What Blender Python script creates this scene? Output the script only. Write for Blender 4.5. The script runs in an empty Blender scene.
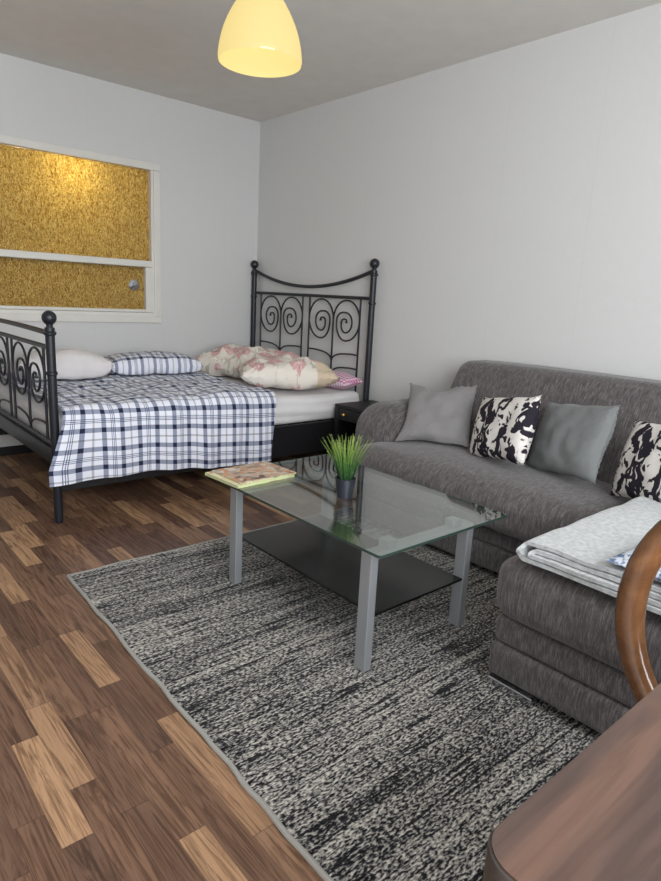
import bpy, bmesh, math, random
from mathutils import Vector, Matrix, noise, Euler
random.seed(7)
S = bpy.context.scene
COL = S.collection
PI = math.pi

# ------------------------------------------------------------------ helpers
def link_mesh(name, bm, m, parent=None, smooth=True, origin=None, base=True):
    """one mesh object from world-space geometry; origin at the base centre"""
    bm.normal_update()
    me = bpy.data.meshes.new(name)
    if parent is not None:
        org = Vector(parent['_o'])
    elif origin is not None:
        org = Vector(origin)
    else:
        xs = [v.co.x for v in bm.verts]; ys = [v.co.y for v in bm.verts]; zs = [v.co.z for v in bm.verts]
        org = Vector(((min(xs)+max(xs))/2, (min(ys)+max(ys))/2, min(zs)))
    bmesh.ops.translate(bm, verts=bm.verts, vec=-org)
    bm.to_mesh(me); bm.free()
    if smooth:
        for p in me.polygons: p.use_smooth = True
    o = bpy.data.objects.new(name, me); COL.objects.link(o)
    if m is not None:
        for mm in (m if isinstance(m, (list, tuple)) else [m]): me.materials.append(mm)
    if parent is not None:
        o.parent = parent
    else:
        o.location = org
    o['_o'] = list(org)
    if smooth: sharp(me)
    return o

def sharp(me, deg=35):
    try:
        me.set_sharp_from_angle(angle=math.radians(deg))
    except Exception:
        pass

def part(name, bm, m, parent, smooth=True, label=None):
    o = link_mesh(name, bm, m, parent, smooth)
    if label: o['label'] = label
    return o

def empty(name, loc, label, cat, group=None):
    o = bpy.data.objects.new(name, None); COL.objects.link(o)
    o.location = loc; o.empty_display_size = .1
    o['label'] = label; o['category'] = cat
    if group: o['group'] = group
    o['_o'] = list(loc)
    return o

def tag(o, label, cat, group=None, kind=None):
    o['label'] = label; o['category'] = cat
    if group: o['group'] = group
    if kind: o['kind'] = kind
    return o

def struct(name, bm, m, smooth=False, parent=None):
    o = link_mesh(name, bm, m, parent, smooth)
    if parent is None: o['kind'] = 'structure'
    return o

def box(bm, x0, x1, y0, y1, z0, z1, bev=0, seg=2):
    r = bmesh.ops.create_cube(bm, size=1)
    vs = r['verts']
    bmesh.ops.scale(bm, vec=(x1-x0, y1-y0, z1-z0), verts=vs)
    bmesh.ops.translate(bm, vec=((x0+x1)/2, (y0+y1)/2, (z0+z1)/2), verts=vs)
    if bev > 0:
        es = list({e for v in vs for e in v.link_edges})
        bmesh.ops.bevel(bm, geom=es, offset=bev, segments=seg, profile=.5, affect='EDGES')
    return bm

def new(): return bmesh.new()

def tube(bm, pts, rad, n=10, closed=False, caps=True, flat=None):
    """swept tube through points; rad number or list; flat=(a,b) scales the section"""
    pts = [Vector(p) for p in pts]
    N = len(pts)
    rr = rad if isinstance(rad, (list, tuple)) else [rad]*N
    rings = []
    prev = None
    for i, p in enumerate(pts):
        if closed: t = (pts[(i+1) % N]-pts[i-1]).normalized()
        elif i == 0: t = (pts[1]-pts[0]).normalized()
        elif i == N-1: t = (pts[-1]-pts[-2]).normalized()
        else: t = (pts[i+1]-pts[i-1]).normalized()
        if prev is None:
            a = Vector((0, 1, 0)) if abs(t.y) < .9 else Vector((1, 0, 0))
            nn = (a - t*a.dot(t)).normalized()
        else:
            nn = (prev - t*prev.dot(t)).normalized()
        prev = nn
        b = t.cross(nn)
        sa, sb = flat if flat else (1, 1)
        rings.append([bm.verts.new(p + (nn*math.cos(2*PI*k/n)*sa + b*math.sin(2*PI*k/n)*sb)*rr[i]) for k in range(n)])
    M = N if closed else N-1
    for i in range(M):
        A, B = rings[i], rings[(i+1) % N]
        for k in range(n):
            bm.faces.new((A[k], A[(k+1) % n], B[(k+1) % n], B[k]))
    if caps and not closed:
        bm.faces.new(list(reversed(rings[0]))); bm.faces.new(rings[-1])
    return bm

def lathe(bm, prof, cx, cy, n=24, cap0=True, cap1=True):
    rings = []
    for r, z in prof:
        rings.append([bm.verts.new((cx+r*math.cos(2*PI*k/n), cy+r*math.sin(2*PI*k/n), z)) for k in range(n)])
    for A, B in zip(rings, rings[1:]):
        for k in range(n):
            bm.faces.new((A[k], A[(k+1) % n], B[(k+1) % n], B[k]))
    if cap0: bm.faces.new(list(reversed(rings[0])))
    if cap1: bm.faces.new(rings[-1])
    return bm

def roundbox(bm, lo, hi, r, n=14, fn=None):
    """rounded upholstery block with an optional displacement fn(p, u) -> Vector"""
    lo, hi = Vector(lo), Vector(hi)
    c = (lo+hi)/2; h = (hi-lo)/2
    r = min(r, *h)
    def axis(hh):
        a = []
        k = 5
        for i in range(k): a.append(-hh + r*(1-math.cos(PI/2*i/k)))
        m = max(4, n)
        for i in range(m+1): a.append((-hh+r) + (2*hh-2*r)*i/m)
        for i in range(k-1, -1, -1): a.append(hh - r*(1-math.cos(PI/2*i/k)))
        return a
    ax = [axis(h.x), axis(h.y), axis(h.z)]
    cache = {}
    def vert(p):
        key = (round(p[0], 6), round(p[1], 6), round(p[2], 6))
        if key in cache: return cache[key]
        q = Vector(p)
        inner = Vector((max(-h.x+r, min(h.x-r, q.x)), max(-h.y+r, min(h.y-r, q.y)), max(-h.z+r, min(h.z-r, q.z))))
        d = q-inner
        if d.length > 1e-9:
            # spread with equal angle on the rounded part
            q = inner + d.normalized()*r
        u = Vector((q.x/h.x, q.y/h.y, q.z/h.z))
        w = c+q
        if fn: w = w + fn(w, u)
        v = bm.verts.new(w); cache[key] = v
        return v
    for d in range(3):
        e, f = (d+1) % 3, (d+2) % 3
        for sgn in (-1, 1):
            A, B = ax[e], ax[f]
            for i in range(len(A)-1):
                for j in range(len(B)-1):
                    quad = []
                    for (a, b) in ((i, j), (i+1, j), (i+1, j+1), (i, j+1)):
                        p = [0, 0, 0]; p[d] = sgn*h[d]; p[e] = A[a]; p[f] = B[b]
                        quad.append(vert(p))
                    if sgn < 0: quad.reverse()
                    if len(set(quad)) == 4:
                        try: bm.faces.new(quad)
                        except ValueError: pass
    return bm

def nz(x, y, z=0, s=1): return noise.noise(Vector((x*s, y*s, z*s)))

def pillow(bm, w, h, T, M, n=36, pinch=.06, wr=.012, seed=0, flat=-1.0, uvs=1.0, ear=.0, fold=None, pw=.42):
    """closed pillow: local x,y plane, thickness z. M places it. uv in metres."""
    uvl = bm.loops.layers.uv.verify()
    V = {}
    def P(i, j, side):
        u = -1+2*i/n; v = -1+2*j/n
        x = w/2*u*(1-pinch*(1-v*v)*abs(u)**3)*(1+ear*abs(u*v)**6)
        y = h/2*v*(1-pinch*(1-u*u)*abs(v)**3)*(1+ear*abs(u*v)**6)
        t = max(0, (1-u**4)*(1-v**4))**pw*(.55+.45*(1-.5*(u*u+v*v)))
        z = side*T/2*t
        k = t
        z += k*wr*(nz(x+seed, y, side*.3+seed, 7)+.6*nz(x-seed, y+seed, side*.7, 16))
        # edge puckers
        z += wr*.6*(1-t)*math.sin(40*(u-v)+seed)*(.3+.7*t)
        x += wr*.5*nz(y+seed, z, seed, 9); y += wr*.5*nz(x, z+seed, seed, 9)
        if fold: 
            dx, dy, dz = fold(u, v, t, side); x += dx; y += dy; z += dz
        z = max(z, flat*T/2)
        return Vector((x, y, z)), (x*uvs, y*uvs)
    def vert(i, j, side):
        edge = i in (0, n) or j in (0, n)
        key = (i, j, 0 if edge else side)
        if key not in V:
            p, uv = P(i, j, side if not edge else 1)
            V[key] = (bm.verts.new(M @ p), uv)
        return V[key]
    for side in (1, -1):
        for i in range(n):
            for j in range(n):
                q = [vert(i, j, side), vert(i+1, j, side), vert(i+1, j+1, side), vert(i, j+1, side)]
                if side < 0: q.reverse()
                f = bm.faces.new([a[0] for a in q])
                for l, a in zip(f.loops, q): l[uvl].uv = a[1]
    return bm

def place(c, yaw=0, lean=None, roll=0, tiltx=0, tilty=0):
    """lying: rotate about z by yaw with small tilts; standing: lean from vertical"""
    if lean is None:
        R = Matrix.Rotation(yaw, 4, 'Z') @ Matrix.Rotation(tilty, 4, 'Y') @ Matrix.Rotation(tiltx, 4, 'X')
    else:
        R = Matrix.Rotation(yaw, 4, 'Z') @ Matrix.Rotation(PI/2-lean, 4, 'X') @ Matrix.Rotation(roll, 4, 'Z')
    return Matrix.Translation(Vector(c)) @ R

# ------------------------------------------------------------------ materials
class NT:
    def __init__(s, name):
        s.m = bpy.data.materials.new(name); s.m.use_nodes = True
        s.t = s.m.node_tree; s.t.nodes.clear()
        s.out = s.n('ShaderNodeOutputMaterial')
    def n(s, typ, **kw):
        nd = s.t.nodes.new(typ)
        for k, v in kw.items(): setattr(nd, k, v)
        return nd
    def l(s, a, b): s.t.links.new(a, b)
    def val(s, sock, v):
        if hasattr(v, 'is_output') or hasattr(v, 'links'): s.l(v, sock)
        else: sock.default_value = v
    def math(s, op, a, b=None, c=None):
        nd = s.n('ShaderNodeMath', operation=op)
        s.val(nd.inputs[0], a)
        if b is not None: s.val(nd.inputs[1], b)
        if c is not None: s.val(nd.inputs[2], c)
        return nd.outputs[0]
    def coord(s, kind='Object'): return s.n('ShaderNodeTexCoord').outputs[kind]
    def sep(s, v):
        nd = s.n('ShaderNodeSeparateXYZ'); s.l(v, nd.inputs[0]); return nd.outputs
    def comb(s, x, y, z=0.0):
        nd = s.n('ShaderNodeCombineXYZ')
        for i, v in enumerate((x, y, z)): s.val(nd.inputs[i], v)
        return nd.outputs[0]
    def scale(s, v, sc):
        nd = s.n('ShaderNodeMapping'); s.l(v, nd.inputs['Vector']); nd.inputs['Scale'].default_value = sc
        return nd.outputs[0]
    def noise(s, v, scale=5, detail=3, rough=.5, dist=0, out='Fac'):
        nd = s.n('ShaderNodeTexNoise'); s.l(v, nd.inputs['Vector'])
        nd.inputs['Scale'].default_value = scale; nd.inputs['Detail'].default_value = detail
        nd.inputs['Roughness'].default_value = rough; nd.inputs['Distortion'].default_value = dist
        return nd.outputs[out]
    def ramp(s, f, stops, interp='LINEAR'):
        nd = s.n('ShaderNodeValToRGB'); nd.color_ramp.interpolation = interp
        s.l(f, nd.inputs[0])
        el = nd.color_ramp.elements
        while len(el) > 1: el.remove(el[-1])
        el[0].position = stops[0][0]; el[0].color = (*stops[0][1], 1)
        for p, c in stops[1:]:
            e = el.new(p); e.color = (*c, 1)
        return nd.outputs[0]
    def mix(s, f, a, b, mode='MIX'):
        nd = s.n('ShaderNodeMix', data_type='RGBA', blend_type=mode)
        s.val(nd.inputs[0], f); s.val(nd.inputs[6], a if hasattr(a, 'links') else (*a, 1)); s.val(nd.inputs[7], b if hasattr(b, 'links') else (*b, 1))
        return nd.outputs[2]
    def bump(s, h, strength=.3, dist=.01):
        nd = s.n('ShaderNodeBump'); s.l(h, nd.inputs['Height'])
        nd.inputs['Strength'].default_value = strength; nd.inputs['Distance'].default_value = dist
        return nd.outputs[0]
    def bsdf(s, color=None, rough=.5, metal=0, normal=None, sheen=0, spec=.5, coat=0):
        b = s.n('ShaderNodeBsdfPrincipled')
        if color is not None: s.val(b.inputs['Base Color'], color if hasattr(color, 'links') else (*color, 1))
        s.val(b.inputs['Roughness'], rough)
        b.inputs['Metallic'].default_value = metal
        b.inputs['Specular IOR Level'].default_value = spec
        if sheen: b.inputs['Sheen Weight'].default_value = sheen
        if coat: b.inputs['Coat Weight'].default_value = coat; b.inputs['Coat Roughness'].default_value = .1
        if normal is not None: s.l(normal, b.inputs['Normal'])
        return b
    def done(s, b):
        s.l(b.outputs[0], s.out.inputs[0]); return s.m

def srgb(r, g, b):
    f = lambda c: (c/255/12.92) if c/255 <= .04045 else ((c/255+.055)/1.055)**2.4
    return (f(r), f(g), f(b))

def plain(name, c, rough=.5, metal=0, spec=.5, bump=0, bscale=200, sheen=0):
    k = NT(name)
    nrm = None
    if bump: nrm = k.bump(k.noise(k.coord(), bscale, 2), bump, .002)
    col = k.mix(k.noise(k.coord(), 8, 2), tuple(x*.93 for x in c), tuple(min(1, x*1.05) for x in c))
    return k.done(k.bsdf(col, rough, metal, nrm, sheen, spec))

def mat_wall(name, c, seam):
    k = NT(name); co = k.coord(); g = k.n('ShaderNodeNewGeometry').outputs['Position']
    x, y, z = k.sep(g)
    h = k.math('ADD', x, y)
    # woodchip wallpaper with faint vertical seams between strips
    n1 = k.noise(g, 90, 2, .6); n2 = k.noise(g, 35, 3, .6)
    fr = k.math('FRACT', k.math('DIVIDE', k.math('ADD', h, seam), .53))
    sm = k.math('LESS_THAN', k.math('ABSOLUTE', k.math('SUBTRACT', fr, .5)), .004)
    col = k.mix(n2, tuple(v*.97 for v in c), c)
    col = k.mix(k.math('MULTIPLY', sm, .25), col, tuple(v*.85 for v in c))
    hh = k.math('SUBTRACT', k.math('ADD', n1, n2), k.math('MULTIPLY', sm, .6))
    return k.done(k.bsdf(col, .9, 0, k.bump(hh, .22, .004), spec=.2))

def mat_floor():
    k = NT('walnut strip laminate'); g = k.n('ShaderNodeNewGeometry').outputs['Position']
    x, y, z = k.sep(g)
    W = .0665
    ry = k.math('DIVIDE', y, W); row = k.math('FLOOR', ry)
    wn = k.n('ShaderNodeTexWhiteNoise', noise_dimensions='1D'); k.l(row, wn.inputs['W'])
    w1 = k.math('ADD', k.math('DIVIDE', x, .42), k.math('MULTIPLY', wn.outputs['Value'], 40.0))
    w1 = k.math('ADD', w1, k.math('MULTIPLY', row, 100.0))
    vo = k.n('ShaderNodeTexVoronoi', voronoi_dimensions='1D', feature='F1'); k.l(w1, vo.inputs['W'])
    vo.inputs['Scale'].default_value = 1; vo.inputs['Randomness'].default_value = .75
    ve = k.n('ShaderNodeTexVoronoi', voronoi_dimensions='1D', feature='DISTANCE_TO_EDGE'); k.l(w1, ve.inputs['W'])
    ve.inputs['Scale'].default_value = 1; ve.inputs['Randomness'].default_value = .75
    rnd = k.sep(vo.outputs['Color'])
    off = k.math('MULTIPLY', rnd[1], 37.0)
    gx = k.math('ADD', k.math('MULTIPLY', x, 1.5), off)
    gv = k.comb(gx, k.math('ADD', k.math('MULTIPLY', y, 26.0), off), off)
    grain = k.noise(gv, 2.0, 6, .62, 2.2)
    fine = k.noise(k.comb(k.math('MULTIPLY', x, 6.0), k.math('MULTIPLY', y, 160.0), off), 1.5, 3, .6)
    broad = k.noise(k.comb(k.math('ADD', k.math('MULTIPLY', x, 3.0), off), k.math('MULTIPLY', y, 9.0), off), 1.5, 2, .5, .6)
    tone = k.ramp(rnd[0], [(0, srgb(106, 82, 68)), (.3, srgb(122, 94, 76)), (.55, srgb(146, 115, 92)), (.78, srgb(170, 136, 106)), (1, srgb(192, 156, 120))])
    dark = k.mix(1.0, tone, (.46, .42, .41), 'MULTIPLY')
    col = k.mix(k.ramp(grain, [(.40, (0, 0, 0)), (.56, (1, 1, 1))]), dark, tone)
    col = k.mix(k.math('MULTIPLY', fine, .42), col, k.mix(1.0, col, (.45, .4, .38), 'MULTIPLY'))
    col = k.mix(k.math('MULTIPLY', broad, .5), col, k.mix(1.0, col, (1.25, 1.15, 1.08), 'MULTIPLY'))
    fr = k.math('FRACT', ry)
    eL = k.math('LESS_THAN', k.math('MINIMUM', fr, k.math('SUBTRACT', 1.0, fr)), .012)
    eE = k.math('LESS_THAN', ve.outputs['Distance'], .003)
    e = k.math('MAXIMUM', eL, eE)
    col = k.mix(k.math('MULTIPLY', e, .45), col, (.02, .014, .01))
    hgt = k.math('SUBTRACT', k.math('MULTIPLY', fine, .4), e)
    ro = k.math('ADD', .36, k.math('MULTIPLY', grain, .16))
    return k.done(k.bsdf(col, ro, 0, k.bump(hgt, .12, .0015), spec=.4))

def mat_rug():
    k = NT('woven speckled rug pile'); co = k.coord()
    x, y, z = k.sep(co)
    sp = k.noise(k.comb(k.math('MULTIPLY', x, 190.0), k.math('MULTIPLY', y, 80.0), 0.0), 1.0, 1, .5, .3)
    sp2 = k.noise(k.comb(k.math('MULTIPLY', x, 110.0), k.math('MULTIPLY', y, 34.0), 3.0), 1.0, 1, .5)
    st = k.noise(k.comb(k.math('MULTIPLY', x, 95.0), k.math('MULTIPLY', y, 2.4), 0.0), 1.0, 1, .5)
    st2 = k.noise(k.comb(k.math('MULTIPLY', x, 12.0), k.math('MULTIPLY', y, 1.0), 7.0), 1.0, 2, .6)
    big = k.noise(co, 1.6, 2)
    def c(n, w): return k.math('MULTIPLY', k.math('SUBTRACT', n, .5), w)
    v = k.math('ADD', c(sp, 1.3), c(sp2, .35))
    v = k.math('ADD', v, c(st, .5))
    v = k.math('ADD', v, c(st2, .40))
    v = k.math('ADD', k.math('ADD', v, c(big, .25)), .5)
    # single dark pick lines across the pile
    ln = k.noise(k.comb(k.math('MULTIPLY', x, 75.0), k.math('MULTIPLY', y, 4.5), 11.0), 1.0, 1, .5)
    v = k.math('SUBTRACT', v, k.math('MULTIPLY', k.ramp(ln, [(.60, (0, 0, 0)), (.66, (1, 1, 1))]), .24))
    col = k.ramp(v, [(.27, srgb(11, 11, 14)), (.40, srgb(42, 42, 46)), (.48, srgb(102, 100, 98)), (.60, srgb(143, 140, 134)), (.78, srgb(192, 187, 178))])
    return k.done(k.bsdf(col, .95, 0, k.bump(k.math('ADD', sp, st), .8, .006), spec=.15, sheen=.1))

def mat_chenille(name='grey brown chenille', a=(56, 53, 54), b=(118, 112, 112)):
    k = NT(name); co = k.n('ShaderNodeNewGeometry').outputs['Position']
    x, y, z = k.sep(co)
    s1 = k.noise(k.comb(k.math('MULTIPLY', x, 260.0), k.math('MULTIPLY', y, 26.0), k.math('MULTIPLY', z, 26.0)), 1, 3, .6, .5)
    s2 = k.noise(k.comb(k.math('MULTIPLY', x, 60.0), k.math('MULTIPLY', y, 60.0), k.math('MULTIPLY', z, 30.0)), 1, 2)
    w = k.noise(co, 240, 2)
    v = k.math('ADD', k.math('MULTIPLY', s1, .66), k.math('ADD', k.math('MULTIPLY', s2, .2), k.math('MULTIPLY', w, .18)))
    col = k.ramp(v, [(.33, srgb(*a)), (.5, srgb(*[(p+q)/2-6 for p, q in zip(a, b)])), (.68, srgb(*b))])
    return k.done(k.bsdf(col, .95, 0, k.bump(v, .5, .004), spec=.15, sheen=.25))

def mat_cloth(name, c, scale=500, bump=.25, vary=.08):
    k = NT(name); co = k.coord()
    n1 = k.noise(co, 14, 3); n2 = k.noise(co, scale, 2)
    col = k.mix(n1, tuple(v*(1-vary) for v in c), tuple(min(1, v*(1+vary)) for v in c))
    return k.done(k.bsdf(col, .9, 0, k.bump(n2, bump, .002), spec=.2, sheen=.15))

def mat_plaid(name='navy check cotton', P=.187, base=(226, 228, 238)):
    k = NT(name); uv = k.coord('UV')
    u, v, _ = k.sep(uv)
    def bands(t):
        f = k.math('FRACT', k.math('ADD', k.math('DIVIDE', t, P), 50.0))
        W = (1, 1, 1); B = (.36, .385, .46); G = (.60, .60, .60); L = (.22, .25, .34)
        def st(*bb):
            r = [(0, bb[0])]
            for c, w, q in bb[1]: r += [(c-w/2, q), (c+w/2, bb[0])]
            return r
        colr = k.ramp(f, st(W, [(.055, .02, L), (.10, .02, L), (.145, .02, L), (.345, .125, B), (.60, .05, G), (.855, .125, B)]), 'CONSTANT')
        z0, z1 = (0, 0, 0), (1, 1, 1)
        msk = k.ramp(f, st(z0, [(.345, .125, z1), (.855, .125, z1)]), 'CONSTANT')
        return colr, msk
    (cu, mu), (cv, mv) = bands(u), bands(v)
    col = k.mix(1.0, cu, cv, 'MULTIPLY')
    col = k.mix(k.math('MULTIPLY', mu, mv), col, (.022, .028, .062))
    col = k.mix(1.0, col, srgb(*base), 'MULTIPLY')
    n2 = k.noise(k.coord(), 420, 2)
    return k.done(k.bsdf(col, .88, 0, k.bump(k.math('ADD', n2, k.noise(k.coord(), 22, 3)), .3, .004), spec=.2, sheen=.1))

def mat_gingham():
    k = NT('pink gingham cotton'); u, v, _ = k.sep(k.coord('UV'))
    def band(t): return k.math('GREATER_THAN', k.math('FRACT', k.math('ADD', k.math('DIVIDE', t, .024), 50.0)), .5)
    s = k.math('MULTIPLY', k.math('ADD', band(u), band(v)), .5)
    col = k.ramp(s, [(0, srgb(240, 232, 236)), (.5, srgb(216, 166, 190)), (1, srgb(190, 112, 150))])
    return k.done(k.bsdf(col, .9, 0, spec=.2, sheen=.1))

def mat_floral(stripe=False):
    k = NT('rose print cotton' + (' with tan border' if stripe else '')); uv = k.coord('UV')
    base = srgb(224, 217, 207)
    v1 = k.n('ShaderNodeTexVoronoi', feature='F1', voronoi_dimensions='2D'); k.l(k.mix(.06, uv, k.noise(uv, 18, 2, out='Color')), v1.inputs['Vector']); v1.inputs['Scale'].default_value = 8.0
    d = v1.outputs['Distance']; rnd = k.sep(v1.outputs['Color'])
    rose = k.math('LESS_THAN', d, .42)
    rose = k.math('MULTIPLY', rose, k.math('GREATER_THAN', rnd[0], .36))
    petal = k.noise(uv, 60, 3, .6, 1.0)
    rc = k.ramp(petal, [(.3, srgb(184, 128, 130)), (.5, srgb(212, 172, 170)), (.7, srgb(228, 208, 202))])
    leafn = k.noise(uv, 26, 2, .5, .5)
    leaf = k.math('MULTIPLY', k.math('GREATER_THAN', leafn, .61), k.math('SUBTRACT', 1.0, rose))
    col = k.mix(rose, base, rc)
    col = k.mix(k.math('MULTIPLY', leaf, .55), col, srgb(142, 146, 116))
    if stripe:
        u = k.sep(uv)[0]
        st = k.math('GREATER_THAN', u, stripe)
        col = k.mix(st, col, srgb(206, 188, 164))
    return k.done(k.bsdf(col, .9, 0, k.bump(k.noise(uv, 40, 3), .3, .006), spec=.2, sheen=.1))

def mat_blotch():
    k = NT('black and white blotch print'); uv = k.coord('UV')
    w = k.mix(.05, uv, k.noise(uv, 9, 2, out='Color'))
    v = k.n('ShaderNodeTexVoronoi', feature='F1', distance='MANHATTAN', voronoi_dimensions='2D'); k.l(k.scale(w, (1, .8, 1)), v.inputs['Vector']); v.inputs['Scale'].default_value = 24
    n = k.noise(k.scale(w, (1, .8, 1)), 22, 1, .4, 1.5)
    f = k.math('ADD', k.math('MULTIPLY', k.sep(v.outputs['Color'])[0], .38), k.math('MULTIPLY', n, .85))
    col = k.ramp(f, [(.0, srgb(40, 37, 46)), (.60, srgb(40, 37, 46)), (.615, srgb(126, 118, 118)), (.635, srgb(214, 210, 206)), (1, srgb(222, 219, 214))])
    return k.done(k.bsdf(col, .9, 0, k.bump(k.noise(uv, 300, 2), .2, .002), spec=.2))

def mat_quilt():
    k = NT('pale quilted fleece'); co = k.coord()
    v = k.n('ShaderNodeTexVoronoi', feature='SMOOTH_F1'); k.l(co, v.inputs['Vector']); v.inputs['Scale'].default_value = 75
    n = k.noise(co, 420, 3, .6)
    h = k.math('ADD', k.math('MULTIPLY', n, .6), k.math('MULTIPLY', v.outputs['Distance'], .6))
    col = k.ramp(h, [(.35, srgb(160, 163, 164)), (.7, srgb(190, 193, 194))])
    return k.done(k.bsdf(col, .95, 0, k.bump(h, .6, .005), spec=.1, sheen=.3))

def mat_bluewhite():
    k = NT('blue and white print cotton'); co = k.coord()
    n = k.noise(co, 42, 2, .5, 1)
    col = k.ramp(n, [(.40, srgb(92, 108, 136)), (.46, srgb(146, 160, 180)), (.52, srgb(190, 195, 202))])
    return k.done(k.bsdf(col, .9, 0, spec=.2))

def mat_amber():
    """cathedral glass: amber, hammered, lets the hall light through scattered"""
    k = NT('amber hammered glass'); co = k.n('ShaderNodeNewGeometry').outputs['Position']
    v = k.n('ShaderNodeTexVoronoi', feature='SMOOTH_F1'); k.l(k.scale(co, (1, 1, .6)), v.inputs['Vector']); v.inputs['Scale'].default_value = 110
    n = k.noise(k.scale(co, (1, 1, .45)), 130, 2, .6, .8)
    h = k.math('ADD', k.math('MULTIPLY', v.outputs['Distance'], .8), n)
    nrm = k.bump(h, 1.0, .012)
    n2 = k.noise(k.scale(co, (1, 1, .38)), 85, 2, .55, 1.2)
    rid = k.ramp(k.math('ABSOLUTE', k.math('SUBTRACT', n2, .5)), [(0, (1, 1, 1)), (.035, (.35, .35, .35)), (.08, (0, 0, 0))])
    body = k.ramp(h, [(.55, srgb(140, 112, 58)), (.85, srgb(180, 150, 88)), (1.1, srgb(206, 176, 110))])
    col = k.mix(rid, body, srgb(255, 245, 190))  # thin pale lines paint the hammered glass glints into the colour
    tr = k.n('ShaderNodeBsdfTranslucent'); k.l(col, tr.inputs['Color']); k.l(nrm, tr.inputs['Normal'])
    gl = k.n('ShaderNodeBsdfGlossy'); gl.inputs['Roughness'].default_value = .2; k.l(nrm, gl.inputs['Normal']); gl.inputs['Color'].default_value = (.9, .85, .7, 1)
    df = k.n('ShaderNodeBsdfDiffuse'); k.l(k.mix(1.0, col, (.6, .55, .45), 'MULTIPLY'), df.inputs['Color']); k.l(nrm, df.inputs['Normal'])
    m1 = k.n('ShaderNodeMixShader'); m1.inputs[0].default_value = .35; k.l(tr.outputs[0], m1.inputs[1]); k.l(df.outputs[0], m1.inputs[2])
    m2 = k.n('ShaderNodeMixShader'); m2.inputs[0].default_value = .06; k.l(m1.outputs[0], m2.inputs[1]); k.l(gl.outputs[0], m2.inputs[2])
    return k.done(m2)

def mat_glass(name, tint, f0=.045, rough=.0, power=4.0):
    """thin sheet glass: tinted see-through plus a Schlick mirror coat"""
    k = NT(name)
    lw = k.n('ShaderNodeLayerWeight'); lw.inputs['Blend'].default_value = .5
    fr = k.math('ADD', f0, k.math('MULTIPLY', 1-f0, k.math('POWER', lw.outputs['Facing'], power)))
    tp = k.n('ShaderNodeBsdfTransparent'); tp.inputs['Color'].default_value = (*tint, 1)
    gl = k.n('ShaderNodeBsdfGlossy'); gl.inputs['Roughness'].default_value = rough; gl.inputs['Color'].default_value = (1, 1, 1, 1)
    m = k.n('ShaderNodeMixShader'); k.l(fr, m.inputs[0]); k.l(tp.outputs[0], m.inputs[1]); k.l(gl.outputs[0], m.inputs[2])
    return k.done(m)

def mat_wood(name, stops, along='y', rough=.35, spec=.4, sx=1.0):
    k = NT(name); co = k.coord(); x, y, z = k.sep(co)
    a, c = (y, x) if along == 'y' else (x, y)
    v = k.comb(k.math('MULTIPLY', c, 26.0*sx), k.math('MULTIPLY', a, 1.6), k.math('MULTIPLY', z, 10.0))
    g = k.noise(v, 1, 5, .62, 1.4)
    f = k.noise(k.comb(k.math('MULTIPLY', c, 260.0), k.math('MULTIPLY', a, 9.0), z), 1, 3, .6)
    h = k.math('ADD', k.math('MULTIPLY', g, .75), k.math('MULTIPLY', f, .25))
    col = k.ramp(h, stops)
    return k.done(k.bsdf(col, rough, 0, k.bump(f, .08, .001), spec=spec))

def mat_magazine(name, hue):
    """glossy cover: soft blocks of colour like a printed food photograph"""
    k = NT(name); co = k.coord()
    v = k.n('ShaderNodeTexVoronoi', feature='F1'); k.l(k.mix(.03, co, k.noise(co, 30, 2, out='Color')), v.inputs['Vector']); v.inputs['Scale'].default_value = 44
    r = k.sep(v.outputs['Color'])[0]
    col = k.ramp(r, hue)
    return k.done(k.bsdf(col, .3, 0, spec=.5))

M = {}
M['wall'] = mat_wall('white woodchip wallpaper', srgb(209, 209, 208), .05)
M['ceil'] = plain('white ceiling paint', srgb(222, 219, 214), .95, bump=.2, bscale=150, spec=.1)
M['floor'] = mat_floor()
M['rug'] = mat_rug()
M['bind'] = mat_cloth('grey rug binding', srgb(150, 148, 142))
M['frame'] = plain('off white window paint', srgb(218, 216, 209), .4)
M['amber'] = mat_amber()
M['iron'] = plain('black painted iron', srgb(27, 30, 38), .42, 0, .5)
M['sheet'] = mat_cloth('white bed sheet', srgb(214, 212, 212), 300)
M['plaid'] = mat_plaid()
M['gingham'] = mat_gingham()
M['floral'] = mat_floral()
M['floral2'] = mat_floral(.17)
M['whitecase'] = mat_cloth('white pillow cotton', srgb(216, 212, 212), 300)
M['beigecase'] = mat_cloth('beige trim cotton', srgb(214, 200, 186), 300)
M['black'] = plain('black brown veneer', srgb(22, 21, 24), .45)
M['brass'] = plain('brass', srgb(200, 160, 90), .3, 1)
M['sofa'] = mat_chenille()
M['chrome'] = plain('chrome', srgb(200, 202, 206), .15, 1)
M['alu'] = plain('brushed aluminium paint', srgb(168, 171, 175), .42, .55)
M['cush'] = mat_cloth('grey cushion cotton', srgb(126, 124, 124), 420)
M['cush2'] = mat_cloth('grey green cushion cotton', srgb(114, 117, 117), 420)
M['blotch'] = mat_blotch()
M['quilt'] = mat_quilt()
M['bluewhite'] = mat_bluewhite()
M['glass'] = mat_glass('clear table glass', (.90, .94, .92), .075, .0, 3.6)
M['glassedge'] = plain('green glass edge', srgb(48, 66, 60), .12, 0, .6)
M['smoked'] = mat_glass('smoked shelf glass', (.07, .075, .075), .045, .22, 4.6)
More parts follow.
